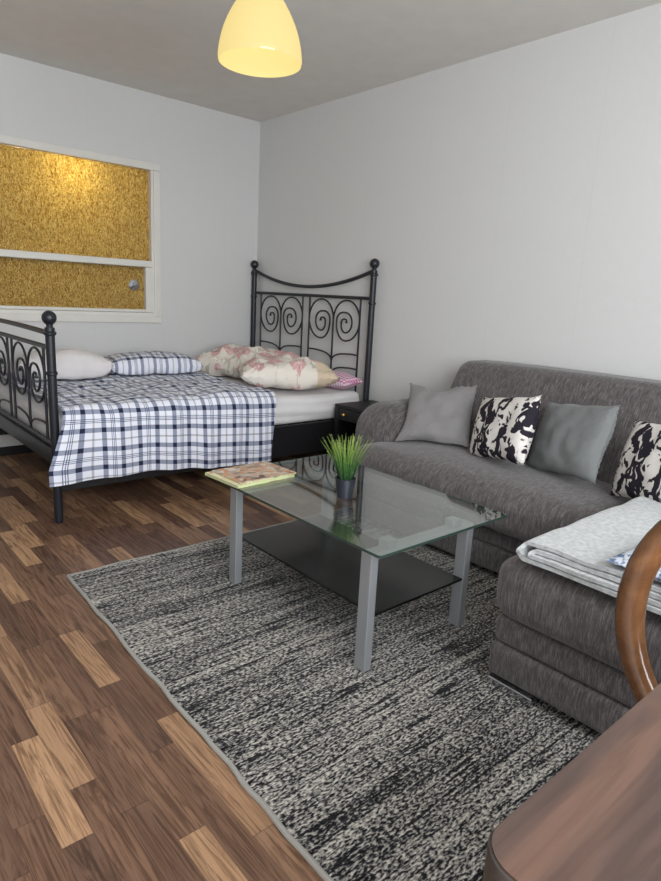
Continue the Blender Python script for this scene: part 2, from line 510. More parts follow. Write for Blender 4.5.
def mat_walnut():
    k = NT('brown walnut laminate'); co = k.coord(); x, y, z = k.sep(co)
    g = k.noise(k.comb(k.math('MULTIPLY', x, 9.0), k.math('MULTIPLY', y, 1.3), 2.0), 1, 5, .6, 1.6)
    g2 = k.noise(k.comb(k.math('MULTIPLY', x, 55.0), k.math('MULTIPLY', y, 3.0), 5.0), 1, 4, .65, .8)
    f = k.noise(k.comb(k.math('MULTIPLY', x, 300.0), k.math('MULTIPLY', y, 10.0), z), 1, 3, .6)
    base = k.ramp(g, [(.34, srgb(58, 47, 43)), (.5, srgb(72, 56, 50)), (.62, srgb(86, 65, 55)), (.78, srgb(94, 70, 58))])
    col = k.mix(k.ramp(g2, [(.42, (.55, .55, .55)), (.55, (0, 0, 0))]), base, k.mix(1.0, base, (.62, .6, .6), 'MULTIPLY'))
    col = k.mix(k.math('MULTIPLY', f, .35), col, k.mix(1.0, col, (.6, .58, .56), 'MULTIPLY'))
    return k.done(k.bsdf(col, .42, 0, k.bump(f, .08, .001), spec=.35))
M['walnut'] = mat_walnut()
M['edgeband'] = plain('dark table edge', srgb(62, 54, 50), .4)
M['bent'] = mat_wood('varnished bentwood', [(.3, srgb(76, 48, 30)), (.5, srgb(100, 66, 40)), (.7, srgb(122, 84, 52))], 'y', .18, .6, .4)
M['chairpad'] = mat_cloth('light grey chair upholstery', srgb(170, 168, 172), 300)
M['pot'] = plain('dark blue grey pot', srgb(28, 32, 42), .45)
M['soil'] = plain('dark filler', srgb(34, 38, 26), .9)
def mat_grass():
    k = NT('artificial grass blades'); z = k.sep(k.coord())[2]
    n = k.noise(k.coord(), 90, 1)
    t = k.math('ADD', k.math('DIVIDE', k.math('SUBTRACT', z, .06), .17), k.math('MULTIPLY', k.math('SUBTRACT', n, .5), .5))
    col = k.ramp(t, [(.05, srgb(22, 48, 28)), (.4, srgb(62, 100, 48)), (.75, srgb(128, 154, 74)), (1, srgb(164, 182, 100))])
    return k.done(k.bsdf(col, .5, 0, spec=.3))
M['grass'] = mat_grass()

# ------------------------------------------------------------------ the room
RX, RY, H = 5.4, -4.0, 2.478
bm = new(); box(bm, -.1, RX+.1, RY-.1, .1, -.1, 0); struct('floor', bm, M['floor'])
bm = new(); box(bm, -.1, RX+.1, RY-.1, .1, H, H+.1); struct('ceiling', bm, M['ceil'])
bm = new(); box(bm, -.1, RX+.1, 0, .1, 0, H); struct('wall_back', bm, M['wall'])
# left wall with the borrowed-light window to the hall
WY0, WY1, WZ0, WZ1 = -2.55, -.905, .935, 1.985
bm = new()
box(bm, -.1, 0, RY-.1, WY0, 0, H); box(bm, -.1, 0, WY1, 0, 0, H)
box(bm, -.1, 0, WY0, WY1, 0, WZ0); box(bm, -.1, 0, WY0, WY1, WZ1, H)
struct('wall_left', bm, M['wall'])
# right wall with the big daylight window (behind the photographer's right shoulder)
DY0, DY1, DZ0, DZ1 = -3.75, -1.45, .80, 2.25
bm = new()
box(bm, RX, RX+.1, RY-.1, DY0, 0, H); box(bm, RX, RX+.1, DY1, 0, 0, H)
box(bm, RX, RX+.1, DY0, DY1, 0, DZ0); box(bm, RX, RX+.1, DY0, DY1, DZ1, H)
struct('wall_right', bm, M['wall'])
bm = new(); box(bm, -.1, RX+.1, RY-.1, RY, 0, H); struct('wall_front', bm, M['wall'])
bm = new(); box(bm, 0.0, .014, RY, -.001, 0, .06, .004); struct('baseboard_left', bm, M['black'])
bm = new(); box(bm, .015, RX, -.014, 0.0, 0, .06, .004); struct('baseboard_back', bm, M['black'])

# amber window
w = empty('window_1', (0, (WY0+WY1)/2, WZ0), 'off-white framed interior window with two amber hammered-glass panes above the bed', 'window')
w['kind'] = 'structure'
bm = new()
y0, y1, z0, z1 = -2.60, -.868, .895, 2.022
cw = .05
for (a, b, c, d) in ((y0, y1, z1-cw, z1), (y0, y1, z0, z0+cw), (y0, y0+cw, z0+cw, z1-cw), (y1-cw, y1, z0+cw, z1-cw)):
    box(bm, .0005, .016, a, b, c, d, .004)
part('casing', bm, M['frame'], w, False)
bm = new()
y0, y1, z0, z1 = WY0, WY1, WZ0, WZ1
fw = .03
for (a, b, c, d) in ((y0, y1, z1-.012, z1), (y0, y1, z0, z0+.035), (y0, y0+fw, z0+.035, z1-.012), (y1-fw, y1, z0+.035, z1-.012)):
    box(bm, -.07, .004, a, b, c, d, .003)
box(bm, -.07, .012, y0+fw, y1-fw, 1.298, 1.344, .006)
part('window_frame', bm, M['frame'], w, False)
bm = new()
for (a, b, c, d) in ((y0+fw, y0+fw+.035, .972, 1.297), (y1-fw-.05, y1-fw-.001, .972, 1.297), (y0+fw+.036, y1-fw-.051, .972, .992)):
    box(bm, -.055, .006, a, b, c, d, .003)
part('sash', bm, M['frame'], w, False)
bm = new(); box(bm, -.045, -.041, y0+fw+.0005, y1-fw-.0005, 1.345, z1-.0125); part('pane', bm, M['amber'], w, False)
bm = new(); box(bm, -.035, -.031, y0+fw+.0355, y1-fw-.0505, .9925, 1.2975); part('pane', bm, M['amber'], w, False)
bm = new(); lathe(bm, [(.0, 0), (.030, 0), (.040, .004), (.040, .007), (.028, .009), (.014, .012), (.012, .022), (.0, .024)], 0, 0, 20, False, False)
bmesh.ops.transform(bm, matrix=Matrix.Translation((-.031, -1.065, 1.165)) @ Matrix.Rotation(PI/2, 4, 'Y'), verts=bm.verts)
part('latch', bm, M['chrome'], w, True, 'small round metal latch on the lower amber pane')

# hall behind the amber glass
bm = new()
box(bm, -1.5, -1.42, -3.2, -.2, 0, H); box(bm, -1.42, -.101, -3.2, -3.12, 0, H); box(bm, -1.42, -.101, -.28, -.2, 0, H)
box(bm, -1.42, -.101, -3.12, -.28, -.08, 0); box(bm, -1.42, -.101, -3.12, -.28, H, H+.08)
struct('wall_hall', bm, M['wall'])

# daylight window frame
w = empty('window_2', (RX, (DY0+DY1)/2, DZ0), 'white daylight window in the right wall', 'window'); w['kind'] = 'structure'
bm = new()
for (a, b, c, d) in ((DY0, DY1, DZ1-.06, DZ1), (DY0, DY1, DZ0, DZ0+.06), (DY0, DY0+.06, DZ0+.06, DZ1-.06), (DY1-.06, DY1, DZ0+.06, DZ1-.06), (-2.63, -2.57, DZ0+.06, DZ1-.06)):
    box(bm, RX+.02, RX+.08, a, b, c, d, .004)
part('window_frame', bm, M['frame'], w, False)

# ------------------------------------------------------------------ rug
def make_rug():
    bm = new(); X0, X1, Y0, Y1 = 2.085, 4.38, -2.335, -.735
    nx, ny = 60, 44
    def wob(t, s): return .010*nz(t*2.6, s, 0, 1)+.006*nz(t*8, s+5, 0, 1)
    V = [[None]*(ny+1) for _ in range(nx+1)]
    top = 0.012
    for i in range(nx+1):
        for j in range(ny+1):
            u, v = i/nx, j/ny
            x = X0+(X1-X0)*u; y = Y0+(Y1-Y0)*v
            fy = max(0, 1-v*6); fx = max(0, 1-u*6); fy1 = max(0, v*6-5)
            y += fy*wob(x, 1)*1.6 + fy*.022*(1-u)**2*2*(1 if True else 0)
            x += fx*wob(y, 2) 
            y += fy1*wob(x, 3)
            V[i][j] = (x, y)
    vt = [[bm.verts.new((*V[i][j], top+.001*nz(V[i][j][0], V[i][j][1], 0, 5))) for j in range(ny+1)] for i in range(nx+1)]
    vb = [[bm.verts.new((*V[i][j], .0008)) for j in range(ny+1)] for i in range(nx+1)]
    for i in range(nx):
        for j in range(ny):
            bm.faces.new((vt[i][j], vt[i+1][j], vt[i+1][j+1], vt[i][j+1]))
            bm.faces.new((vb[i][j], vb[i][j+1], vb[i+1][j+1], vb[i+1][j]))
    ring = [(i, 0) for i in range(nx)]+[(nx, j) for j in range(ny)]+[(i, ny) for i in range(nx, 0, -1)]+[(0, j) for j in range(ny, 0, -1)]
    for (a, b), (c, d) in zip(ring, ring[1:]+ring[:1]):
        bm.faces.new((vb[a][b], vb[c][d], vt[c][d], vt[a][b]))
    path = [(*V[i][j], .0075) for i, j in ring]
    o = link_mesh('rug', bm, M['rug'])
    tag(o, 'black, grey and cream speckled woven rug under the glass coffee table', 'rug')
    bm = new(); tube(bm, path, .0068, 8, closed=True)
    part('binding', bm, M['bind'], o, True, 'grey stitched edge binding')
make_rug()

# ------------------------------------------------------------------ bed
HX0, HX1, HYB, FYB = .04, 1.445, -.05, -2.12
def spiral(stem, bar, ztop, zbot, y):
    cx = (stem+bar)/2; cz = (ztop+zbot)/2; rx = (stem-bar)/2; rz = (ztop-zbot)/2
    rad = [1, 1, 1, 1, .72, .46, .48, .50, .32, .16, .05]
    pts = []
    N = 8
    # lead-in from the stem
    for i in range((len(rad)-1)*N+1):
        q = i/N; a = int(min(q, len(rad)-2)); t = q-a
        t2 = t*t*(3-2*t)
        r = rad[a]*(1-t2)+rad[a+1]*t2
        th = q*PI/2
        k = max(0, min(1, (q-3)/3))
        pts.append((cx+rx*r*math.cos(th)+rx*.04*k, y, cz+rz*r*math.sin(th)*(1-.0*k)-rz*.10*k))
    return pts
def scroll_panel(bed, y, ztop, zoval, zbr, zbot, lowbr=True):
    rb = .0062
    for bar in (.15, .70, .785, 1.335):
        bm = new(); tube(bm, [(bar, y, zbot), (bar, y, ztop)], .007, 8); part('bar', bm, M['iron'], bed)
    for stem, a, b in ((.425, .15, .70), (1.06, .785, 1.335)):
        bm = new(); tube(bm, [(stem, y, zbot), (stem, y, ztop-.10)], .007, 8); part('stem', bm, M['iron'], bed)
        for bar in (a, b):
            pts = spiral(stem, bar, ztop-.012, zoval, y)
            bm = new()
            rr = [rb]*(len(pts)-4)+[rb*1.2, rb*1.6, rb*1.8, rb*1.5]
            tube(bm, pts, rr, 8); part('scroll', bm, M['iron'], bed)
            sgn = 1 if bar > stem else -1
            bm = new()
            def brk(z, dz):
                L = abs(bar-stem)
                p = [(bar, z)]
                for i in range(1, 13):
                    t = i/12
                    if t < .45: xx = bar-sgn*L*t; zz = z+.004*math.sin(t/.45*PI)
                    else:
                        q = (t-.45)/.55*PI/2
                        xx = bar-sgn*L*(.45+.545*math.sin(q)); zz = z-dz*(1-math.cos(q))
                    p.append((xx, zz))
                return [(xx, y, zz) for xx, zz in p]
            tube(bm, brk(zbr, .06), rb*.95, 8)
            if lowbr: tube(bm, brk(zbr-.098, .06), rb*.95, 8)
            part('bracket', bm, M['iron'], bed)
def post(bed, name, x, y, h):
    bm = new()
    r = .021
    prof = [(.017, 0), (.019, .004), (.019, .02), (r, .03), (r, h-.30), (.026, h-.296), (.026, h-.284), (r, h-.28), (r, h-.115), (.028, h-.11), (.029, h-.10), (.022, h-.094), (.022, h-.078)]
    lathe(bm, prof, x, y, 18)
    p = part(name, bm, M['iron'], bed)
    bm = new()
    rb, zc = .033, h-.034
    prof = [(.017, h-.078), (.014, h-.07), (.016, h-.064)]
    for i in range(1, 12):
        a = -PI/2*.85+(PI*.925)*i/11
        prof.append((max(.001, rb*math.cos(a)), zc+rb*math.sin(a)))
    lathe(bm, prof, x, y, 18)
    part('finial', bm, M['iron'], p)
    return p
def make_bed():
    bed = empty('bed', ((HX0+HX1)/2, (HYB+FYB)/2, 0), 'black iron bed frame with scrollwork headboard and footboard below the amber window', 'bed')
    for x in (HX0, HX1):
        post(bed, 'headboard_post', x, HYB, 1.418); post(bed, 'footboard_post', x, FYB, 1.03)
    # sagging top tubes
    def arch(y, zp, zm, r):
        bm = new(); n = 24
        tube(bm, [(HX0+.015+(HX1-HX0-.03)*i/n, y, zm+(zp-zm)*abs(2*i/n-1)**2) for i in range(n+1)], r, 10)
        return bm
    part('headboard_arch', arch(HYB, 1.335, 1.222, .0125), M['iron'], bed)
    part('footboard_arch', arch(FYB, .925, .932, .0125), M['iron'], bed)
    for y, z in ((HYB, 1.158), (FYB, .858), (HYB, .395), (FYB, .395)):
        bm = new(); tube(bm, [(HX0+.015, y, z), (HX1-.015, y, z)], .0115, 10); part('cross_rail', bm, M['iron'], bed)
    scroll_panel(bed, HYB, 1.15, .857, .766, .397)
    scroll_panel(bed, FYB, .85, .565, .475, .397, False)
    bm = new(); box(bm, HX0+.02, HX1-.02, FYB-.012, FYB+.012, .29, .372, .004); part('end_rail', bm, M['iron'], bed)
    bm = new(); box(bm, HX0+.02, HX1-.02, HYB-.012, HYB+.012, .29, .372, .004); part('end_rail', bm, M['iron'], bed)
    for x in (HX0+.012, HX1-.012):
        bm = new(); box(bm, x-.012, x+.012, FYB+.021, HYB-.021, .155, .355, .004); part('side_rail', bm, M['black'], bed, False)
    bm = new()
    for i in range(16):
        y = FYB+.1+i*.125
        box(bm, HX0+.026, HX1-.026, y, y+.07, .335, .352, .003)
    part('slat_base', bm, M['black'], bed, False)
make_bed()

def fn_matt(w, u):
    d = Vector((0, 0, 0))
    if abs(u.z) < .95:
        d += Vector((u.x, u.y, 0))*.006*math.cos(u.z*PI/2)
    d.z += .012*max(0, u.z)*(1-u.x*u.x)*(1-u.y*u.y)
    k = max(0, u.x)
    d += Vector((.016*k*nz(w.y*2.2, w.z*20, 3, 1), .004*nz(w.x*6, w.z*12, 5, 1), 0))
    d.z += .005*max(0, u.z)*nz(w.x*7, w.y*7, 1, 1)
    return d
bm = new(); roundbox(bm, (.066, -2.085, .3535), (1.425, -.075, .53), .045, 46, fn_matt)
o = link_mesh('mattress', bm, M['sheet'])
tag(o, 'white sheeted mattress on the black iron bed', 'mattress')

# duvet: a thick sheet over the foot half of the bed, hanging over the near side
def make_duvet():
    bm = new(); uvl = bm.loops.layers.uv.verify()
    nu, nv = 96, 90
    YB, YA = -2.085, -.845
    X0 = .16
    topL = 1.484-X0; R = .07; drop = .29
    def base(s, v):
        """s along the cross-bed arc length, v 0..1 from the foot to the head end"""
        flat = topL-R
        zt = .574
        if s < flat: return Vector((X0+s, 0, zt)), Vector((0, 0, 1))
        s2 = s-flat
        if s2 < R*PI/2:
            a = s2/R
            return Vector((X0+flat+R*math.sin(a), 0, zt-R+R*math.cos(a))), Vector((math.sin(a), 0, math.cos(a)))
        s3 = s2-R*PI/2
        return Vector((X0+flat+R+s3*.05, 0, zt-R-s3)), Vector((1, 0, .05))
    Ltot = topL-R+R*PI/2+drop
    G = []
    for i in range(nu+1):
        row = []
        for j in range(nv+1):
            s = Ltot*i/nu; v = j/nv
            f = i/nu
            side = max(0, (s-(topL-R*.5))/(drop))
            side = min(1, max(0, side))
            y = YB+(YA-YB)*v
            # head edge runs slightly away from the wall side
            y += (.045*(1-f) - .03*side)*max(0, v*2-1)
            hem = .006*math.sin(v*9+1)+.010*nz(v*7, 2.0)
            ss = s*(1+.0)
            p, n = base(min(ss, Ltot+hem*0), v)
            p.y = y
            # foot end flares out round the post
            flare = max(0, 1-v*7)
            if side > 0:
                p.z += -(hem*side) + (-.035*side*(v-.0)*0) + .035*side*max(0, v-.55)/.45*0
                p.z += side*(.012*(1-v) - .055*v)
                p.y -= .10*flare*side**1.3
                p.x += .045*flare*side
                fold = math.sin(v*34+1.4*math.sin(v*9))*.5+.6*nz(v*9, s*2, 4)
                p += n*(.013*fold*side**.8)
            wr = .011*nz(p.x*6, p.y*6, 1.7)+.008*nz(p.x*15+3, p.y*11, 2.1)+.013*nz(p.x*2.5, p.y*3, 8)
            top = 1-side
            wr2 = abs(nz(p.x*9+p.y*4, p.y*7-p.x*5, 6.0))
            p += n*(wr*(.35+.65*top) + .016*top*(.35-wr2))
            th = .028
            ed = min(1, 7*min(v, 1-v), 9*min(f, 1-f)+.0)
            ed = max(0, ed)**.5
            row.append((p + n*(.0+.006*ed), p - n*(th*ed), (s+X0-.46-.045*v+.02, y)))
        G.append(row)
    T = [[bm.verts.new(G[i][j][0]) for j in range(nv+1)] for i in range(nu+1)]
    B = [[bm.verts.new(G[i][j][1]-Vector((0, 0, 0.002))) for j in range(nv+1)] for i in range(nu+1)]
    def face(vs, idx):
        f = bm.faces.new(vs)
        for l, (i, j) in zip(f.loops, idx): l[uvl].uv = (G[i][j][2][0]+.062, G[i][j][2][1])
    for i in range(nu):
        for j in range(nv):
            q = [(i, j), (i+1, j), (i+1, j+1), (i, j+1)]
            face([T[a][b] for a, b in q], q)
            q.reverse(); face([B[a][b] for a, b in q], q)
    ring = [(i, 0) for i in range(nu)]+[(nu, j) for j in range(nv)]+[(i, nv) for i in range(nu, 0, -1)]+[(0, j) for j in range(nv, 0, -1)]
    for a, b in zip(ring, ring[1:]+ring[:1]):
        face([B[a[0]][a[1]], B[b[0]][b[1]], T[b[0]][b[1]], T[a[0]][a[1]]], [a, b, b, a])
    o = link_mesh('duvet', bm, M['plaid'])
    tag(o, 'navy and white checked duvet spread over the foot of the bed', 'duvet')
make_duvet()

def soft(name, M4, mat, label, cat, group=None, **kw):
    bm = new(); pillow(bm, M=M4, **kw)
    o = link_mesh(name, bm, mat); return tag(o, label, cat, group)

soft('pillow', place((.44, -1.18, .626), yaw=PI/2-.10, tiltx=-.10), M['plaid'], 'navy checked pillow lying against the wall under the amber window', 'pillow', w=.63, h=.45, T=.20, flat=-.75, seed=1, pw=.28, pinch=.03, uvs=1.12)
o = soft('pillow', place((.46, -1.79, .626), yaw=PI/2-.05, tiltx=-.20), M['whitecase'], 'plain white pillow lying just behind the footboard', 'pillow', w=.54, h=.52, T=.24, flat=-.75, seed=2, pw=.36, wr=.02)
soft('pillow', place((.64, -.47, .640), yaw=.30, tiltx=.10), M['floral'], 'crumpled rose print pillow at the wall end of the headboard', 'pillow', w=.88, h=.50, T=.21, flat=-.8, seed=4, wr=.05, pw=.5)
soft('pillow', place((1.20, -.56, .645), yaw=1.08, tiltx=-.0), M['floral2'], 'plump rose print pillow with a tan border lying at the mattress edge', 'pillow', w=.64, h=.42, T=.20, flat=-.8, seed=6, wr=.035, pw=.5)
soft('pillow', place((1.20, -.165, .590), yaw=.05, tiltx=.10), M['gingham'], 'pink gingham pillow peeking out against the headboard', 'pillow', w=.46, h=.19, T=.11, flat=-.8, seed=8, wr=.012, pw=.5)

# ------------------------------------------------------------------ nightstand
def make_nightstand():
    X0, X1, Y0, Y1, Z = 1.485, 1.93, -.37, -.03, .478
    t = empty('nightstand', ((X0+X1)/2, (Y0+Y1)/2, 0), 'small black-brown nightstand squeezed between bed and sofa', 'nightstand')
    bm = new(); box(bm, X0, X1, Y0, Y1, Z-.02, Z, .003); part('table_top', bm, M['black'], t, False)
    for x in (X0, X1-.035):
        for y in (Y0, Y1-.035):
            bm = new(); box(bm, x, x+.035, y, y+.035, .0005, Z-.0205, .002); part('leg', bm, M['black'], t, False)
    bm = new(); box(bm, X0+.036, X1-.036, Y0+.004, Y0+.02, Z-.10, Z-.023, .002); d = part('drawer', bm, M['black'], t, False)
    bm = new(); lathe(bm, [(.001, 0), (.006, 0), (.005, .010), (.011, .014), (.012, .02), (.008, .025), (.001, .026)], 0, 0, 14, False, False)
    bmesh.ops.transform(bm, matrix=Matrix.Translation((1.585, Y0+.004, Z-.058)) @ Matrix.Rotation(PI/2, 4, 'X'), verts=bm.verts)
    part('knob', bm, M['brass'], d, True, 'small brass knob')
    bm = new(); box(bm, X0+.005, X1-.005, Y0+.005, Y1-.005, .20, .215, .002); part('shelf', bm, M['black'], t, False)
make_nightstand()

# ------------------------------------------------------------------ sofa
def make_sofa():
    t = empty('corner_sofa', (3.1, -.5, 0), 'dark grey chenille corner sofa with chaise standing against the back wall', 'sofa')
    FY = -.865
    # base bands
    def band(z0, z1, inset, name='base_band'):
        bm = new(); roundbox(bm, (2.24+inset, FY+inset, z0), (4.33, -.06, z1), .022, 10); part(name, bm, M['sofa'], t)
        bm = new(); roundbox(bm, (3.53+inset, -1.505+inset, z0), (4.335, FY+.05, z1), .022, 10); part(name, bm, M['sofa'], t)
    band(.153, .240, .006); band(.04, .151, 0)
    def fn_seat(w, u):
        d = Vector((0, 0, 0))
        if u.z > 0: d.z += .022*(1-u.x**4)*(1-u.y**4)*u.z
        k = max(0, -u.y)
        d.y -= .030*k*(1-abs(u.z)**3)*(1-u.x**6)
        d.z += .004*nz(w.x*5, w.y*5, 1, 1)
        d.x -= .015*max(0, -u.x)*(1-u.z*u.z)
        return d
    bm = new(); roundbox(bm, (2.24, FY-.055, .235), (3.56, -.32, .43), .062, 26, fn_seat); part('seat', bm, M['sofa'], t)
    def fn_ch(w, u):
        d = Vector((0, 0, 0))
        if u.z > 0: d.z += .018*(1-u.x**4)*(1-u.y**4)*u.z
        k = max(0, -u.y); d.y -= .014*k*(1-abs(u.z)**3)*(1-u.x**6)
        d.x -= .014*max(0, -u.x)*(1-abs(u.z)**3)
        return d
    bm = new(); roundbox(bm, (3.532, -1.512, .235), (4.335, -.30, .432), .055, 26, fn_ch); part('chaise_seat', bm, M['sofa'], t)
    # inclined back
    def fn_back(w, u):
        k = (w.z-.42)/.44
        d = Vector((0, .20*k, 0))
        d.y -= .02*max(0, -u.y)*(1-u.z*u.z)
        d.z += .012*(1-((w.x-3.37)/1)**4)*max(0, u.z)
        d.x += .02*k*max(0, -u.x)
        return d
    bm = new(); roundbox(bm, (2.36, -.47, .40), (4.33, -.255, .856), .05, 24, fn_back); part('backrest', bm, M['sofa'], t)
    bm = new(); roundbox(bm, (2.33, -.24, .05), (4.32, -.055, .60), .03, 6); part('back_panel', bm, M['sofa'], t)
    # rolled left arm
    def fn_arm(w, u):
        d = Vector((0, 0, 0))
        d.x -= .025*max(0, -u.x)*(1-u.z*u.z)
        d.x += .05*max(0, u.x)*max(0, -u.z)
        d.y -= .012*max(0, -u.y)*(1-u.z*u.z)*(1-u.x*u.x)
        return d
    bm = new(); roundbox(bm, (2.035, -.765, .045), (2.385, -.07, .622), .155, 18, fn_arm); part('armrest', bm, M['sofa'], t)
    for (a, b, c, d) in ((3.545, 3.70, -1.515, -1.44), (4.16, 4.31, -1.50, -1.44), (2.28, 2.43, -.855, -.80), (4.16, 4.31, -.16, -.10), (2.37, 2.5, -.16, -.10)):
        zb = .0005 if b < 3.0 and d > -.7 else .0125
        bm = new(); box(bm, a, b, c, d, zb, .04, .003); part('foot', bm, M['chrome'], t, False, 'chrome foot')
make_sofa()

G = 'scatter cushions on the sofa'
def dent(u, v, t, side):
    # slumped top edge with a pulled corner
    k = max(0, v)**2
    return (0, -.045*k*math.exp(-((u+.15)/.35)**2), -.012*k*math.exp(-((u+.3)/.2)**2))
def nearer(c, d):
    """slide a cushion out of the upholstery towards the room"""
    c = Vector(c); q = Vector((4.489, -3.049, 1.157))-c
    return c+q.normalized()*d
soft('cushion', place(nearer((2.418, -.46, .580), .085), .50, .80, .05), M['cush'], 'plain warm grey cushion leaning in the corner by the left armrest', 'cushion', G, w=.362, h=.372, T=.12, seed=11, wr=.022, ear=.05, fold=dent, pinch=.08)
soft('cushion', place(nearer((2.882, -.56, .600), .08), -.46, .28, .19), M['blotch'], 'black and white blotched cushion between the two plain grey ones', 'cushion', G, w=.44, h=.30, T=.12, seed=12, ear=.03, pinch=.05)
soft('cushion', place(nearer((3.190, -.51, .605), .075), -.47, .34, .16), M['cush2'], 'plain grey-green cushion between the two blotched ones', 'cushion', G, w=.437, h=.318, T=.12, seed=13, ear=.03, pinch=.04, wr=.016)
soft('cushion', place(nearer((3.625, -.645, .618), .05), -.60, .30, .17), M['blotch'], 'black and white blotched cushion lying against the folded pale blanket', 'cushion', G, w=.43, h=.31, T=.11, seed=14, ear=.03, pinch=.05)

# ------------------------------------------------------------------ folded blanket on the chaise
def make_blanket():
    bm = new()
    X0, X1 = 3.607, 4.26
    th = .0058
    zb = .4535
    r = .0135
    # centre line of the folded sheet in the x-z plane (four layers)
    line = []
    def seg(xa, xb, z, n=22):
        for i in range(n+1): line.append((xa+(xb-xa)*i/n, z))
    def turn(xc, zc, sgn, rr=r, n=6):
        for i in range(1, n):
            a = -PI/2+PI*i/n
            line.append((xc+sgn*abs(rr)*math.cos(a), zc+rr*math.sin(a)))
    z = zb+th; d = .0155
    seg(X1, X0+1.5*d, z); turn(X0+1.5*d, z+1.5*d, -1, 1.5*d, 12)
    seg(X0+1.5*d, X1-.02, z+3*d); turn(X1-.02, z+2.5*d, 1, -.5*d)
    seg(X1-.02, X0+.045, z+2*d)
    turn(X0+.045, z+1.5*d, -1, -.5*d)
    seg(X0+.045, X1, z+d)
    line2 = line
    ny = 40
    Y0, Y1 = -1.535, -.70
    P = [Vector((a, 0, b)) for a, b in line2]
    N = len(P)
    nrm = []
    for i in range(N):
        t = (P[min(N-1, i+1)]-P[max(0, i-1)]).normalized()
        nrm.append(Vector((t.z, 0, -t.x)))
    rows = []
    for j in range(ny+1):
        v = j/ny
        A = []; B = []
        for i in range(N):
            layer = P[i].z-zb
            y = Y0+(Y1-Y0)*v
            yo = (.014*nz(P[i].x*4, layer*60, 3)+.02*(layer/.045))*(1-v)+.01*nz(P[i].x*3, layer*30, 8)*v
            p = P[i].copy(); p.y = y+yo
            hgt = .004*nz(p.x*5, p.y*5, 2)*(layer/.045)+.003*nz(p.x*12, p.y*12, 4)*(layer/.045)
            p.x += .006*nz(p.y*6, layer*40, 1)
            p.z += hgt
            A.append(bm.verts.new(p+nrm[i]*th)); B.append(bm.verts.new(p-nrm[i]*th))
        rows.append((A, B))
    for j in range(ny):
        (A, B), (C, D) = rows[j], rows[j+1]
        for i in range(N-1):
            bm.faces.new((A[i], C[i], C[i+1], A[i+1])); bm.faces.new((B[i], B[i+1], D[i+1], D[i]))
        bm.faces.new((A[0], B[0], D[0], C[0])); bm.faces.new((A[-1], C[-1], D[-1], B[-1]))
    for (A, B), s in ((rows[0], 1), (rows[-1], -1)):
        for i in range(N-1):
            q = (A[i], A[i+1], B[i+1], B[i]); bm.faces.new(q if s > 0 else tuple(reversed(q)))
    bmesh.ops.recalc_face_normals(bm, faces=bm.faces)
    o = link_mesh('blanket', bm, M['quilt'])
    tag(o, 'pale grey quilted blanket folded in layers on the chaise', 'blanket')
make_blanket()
soft('folded_cloth', place((3.985, -1.37, .534), yaw=-.04), M['bluewhite'], 'blue and white patterned cloth lying folded on the pale blanket', 'cloth', w=.27, h=.31, T=.045, seed=20, wr=.006, flat=-.6)

# ------------------------------------------------------------------ coffee table
def make_coffee():
    X0, X1, Y0, Y1, Z = 2.385, 3.358, -1.838, -1.203, .446
    t = empty('coffee_table', ((X0+X1)/2, (Y0+Y1)/2, .012), 'glass coffee table with silver legs and smoked lower shelf on the rug', 'table')
    # glass sheet: faces clear, rim green
    bm = new(); r = .012; pts = []
    for cx, cy, a0 in ((X1-r, Y1-r, 0), (X0+r, Y1-r, PI/2), (X0+r, Y0+r, PI), (X1-r, Y0+r, 3*PI/2)):
        for k in range(7):
            a = a0+PI/2*k/6; pts.append((cx+r*math.cos(a), cy+r*math.sin(a)))
    top = [bm.verts.new((x, y, Z)) for x, y in pts]; bot = [bm.verts.new((x, y, Z-.009)) for x, y in pts]
    bm.faces.new(top); bm.faces.new(list(reversed(bot)))
    for i in range(len(pts)):
        j = (i+1) % len(pts)
        f = bm.faces.new((bot[i], bot[j], top[j], top[i])); f.material_index = 1
    part('glass_top', bm, [M['glass'], M['glassedge']], t, False, 'clear glass top')
    lx0, lx1, ly0, ly1 = 2.512, 3.258, -1.775, -1.300
    lw, ld = .046, .032
    zt = .410
    for x in (lx0, lx1):
        for y in (ly0, ly1):
            bm = new(); box(bm, x-lw/2, x+lw/2, y-ld/2, y+ld/2, .0125, zt, .003); part('leg', bm, M['alu'], t, False)
        bm = new(); box(bm, x-lw/2, x+lw/2, ly0+ld/2+.0005, ly1-ld/2-.0005, zt-.022, zt, .003); part('crossbar', bm, M['alu'], t, False)
        for y in (ly0+.075, ly1-.075):
            bm = new(); box(bm, x-.021, x+.021, y-.021, y+.021, zt+.0005, Z-.0095, .003); part('glass_mount', bm, M['alu'], t, False)
    bm = new(); box(bm, lx0-lw/2+.002, lx1+lw/2-.002, ly0+ld/2+.001, ly1-ld/2-.001, .196, .204, .002)
    part('lower_shelf', bm, M['smoked'], t, False, 'smoked dark glass shelf')
make_coffee()

def make_magazine(name, c, w, h, yaw, z0, th, cover, label):
    bm = new(); 
    R = Matrix.Translation((c[0], c[1], 0)) @ Matrix.Rotation(yaw, 4, 'Z')
    o_bm = new(); box(o_bm, -w/2+.001, w/2-.002, -h/2+.0015, h/2-.0015, z0+.0006, z0+th-.0006)
    bmesh.ops.transform(o_bm, matrix=R, verts=o_bm.verts)
    t = empty(name, (c[0], c[1], z0), label, 'magazine', 'magazines on the coffee table')
    box(bm, -w/2, w/2, -h/2, h/2, z0+th-.0006, z0+th); box(bm, -w/2, w/2, -h/2, h/2, z0, z0+.0006)
    box(bm, -w/2, -w/2+.001, -h/2, h/2, z0+.0006, z0+th-.0006)
    bmesh.ops.transform(bm, matrix=R, verts=bm.verts)
    part('cover', bm, cover, t, False); part('pages', o_bm, M['pages'], t, False)
M['pages'] = plain('paper page block', srgb(176, 184, 140), .8)
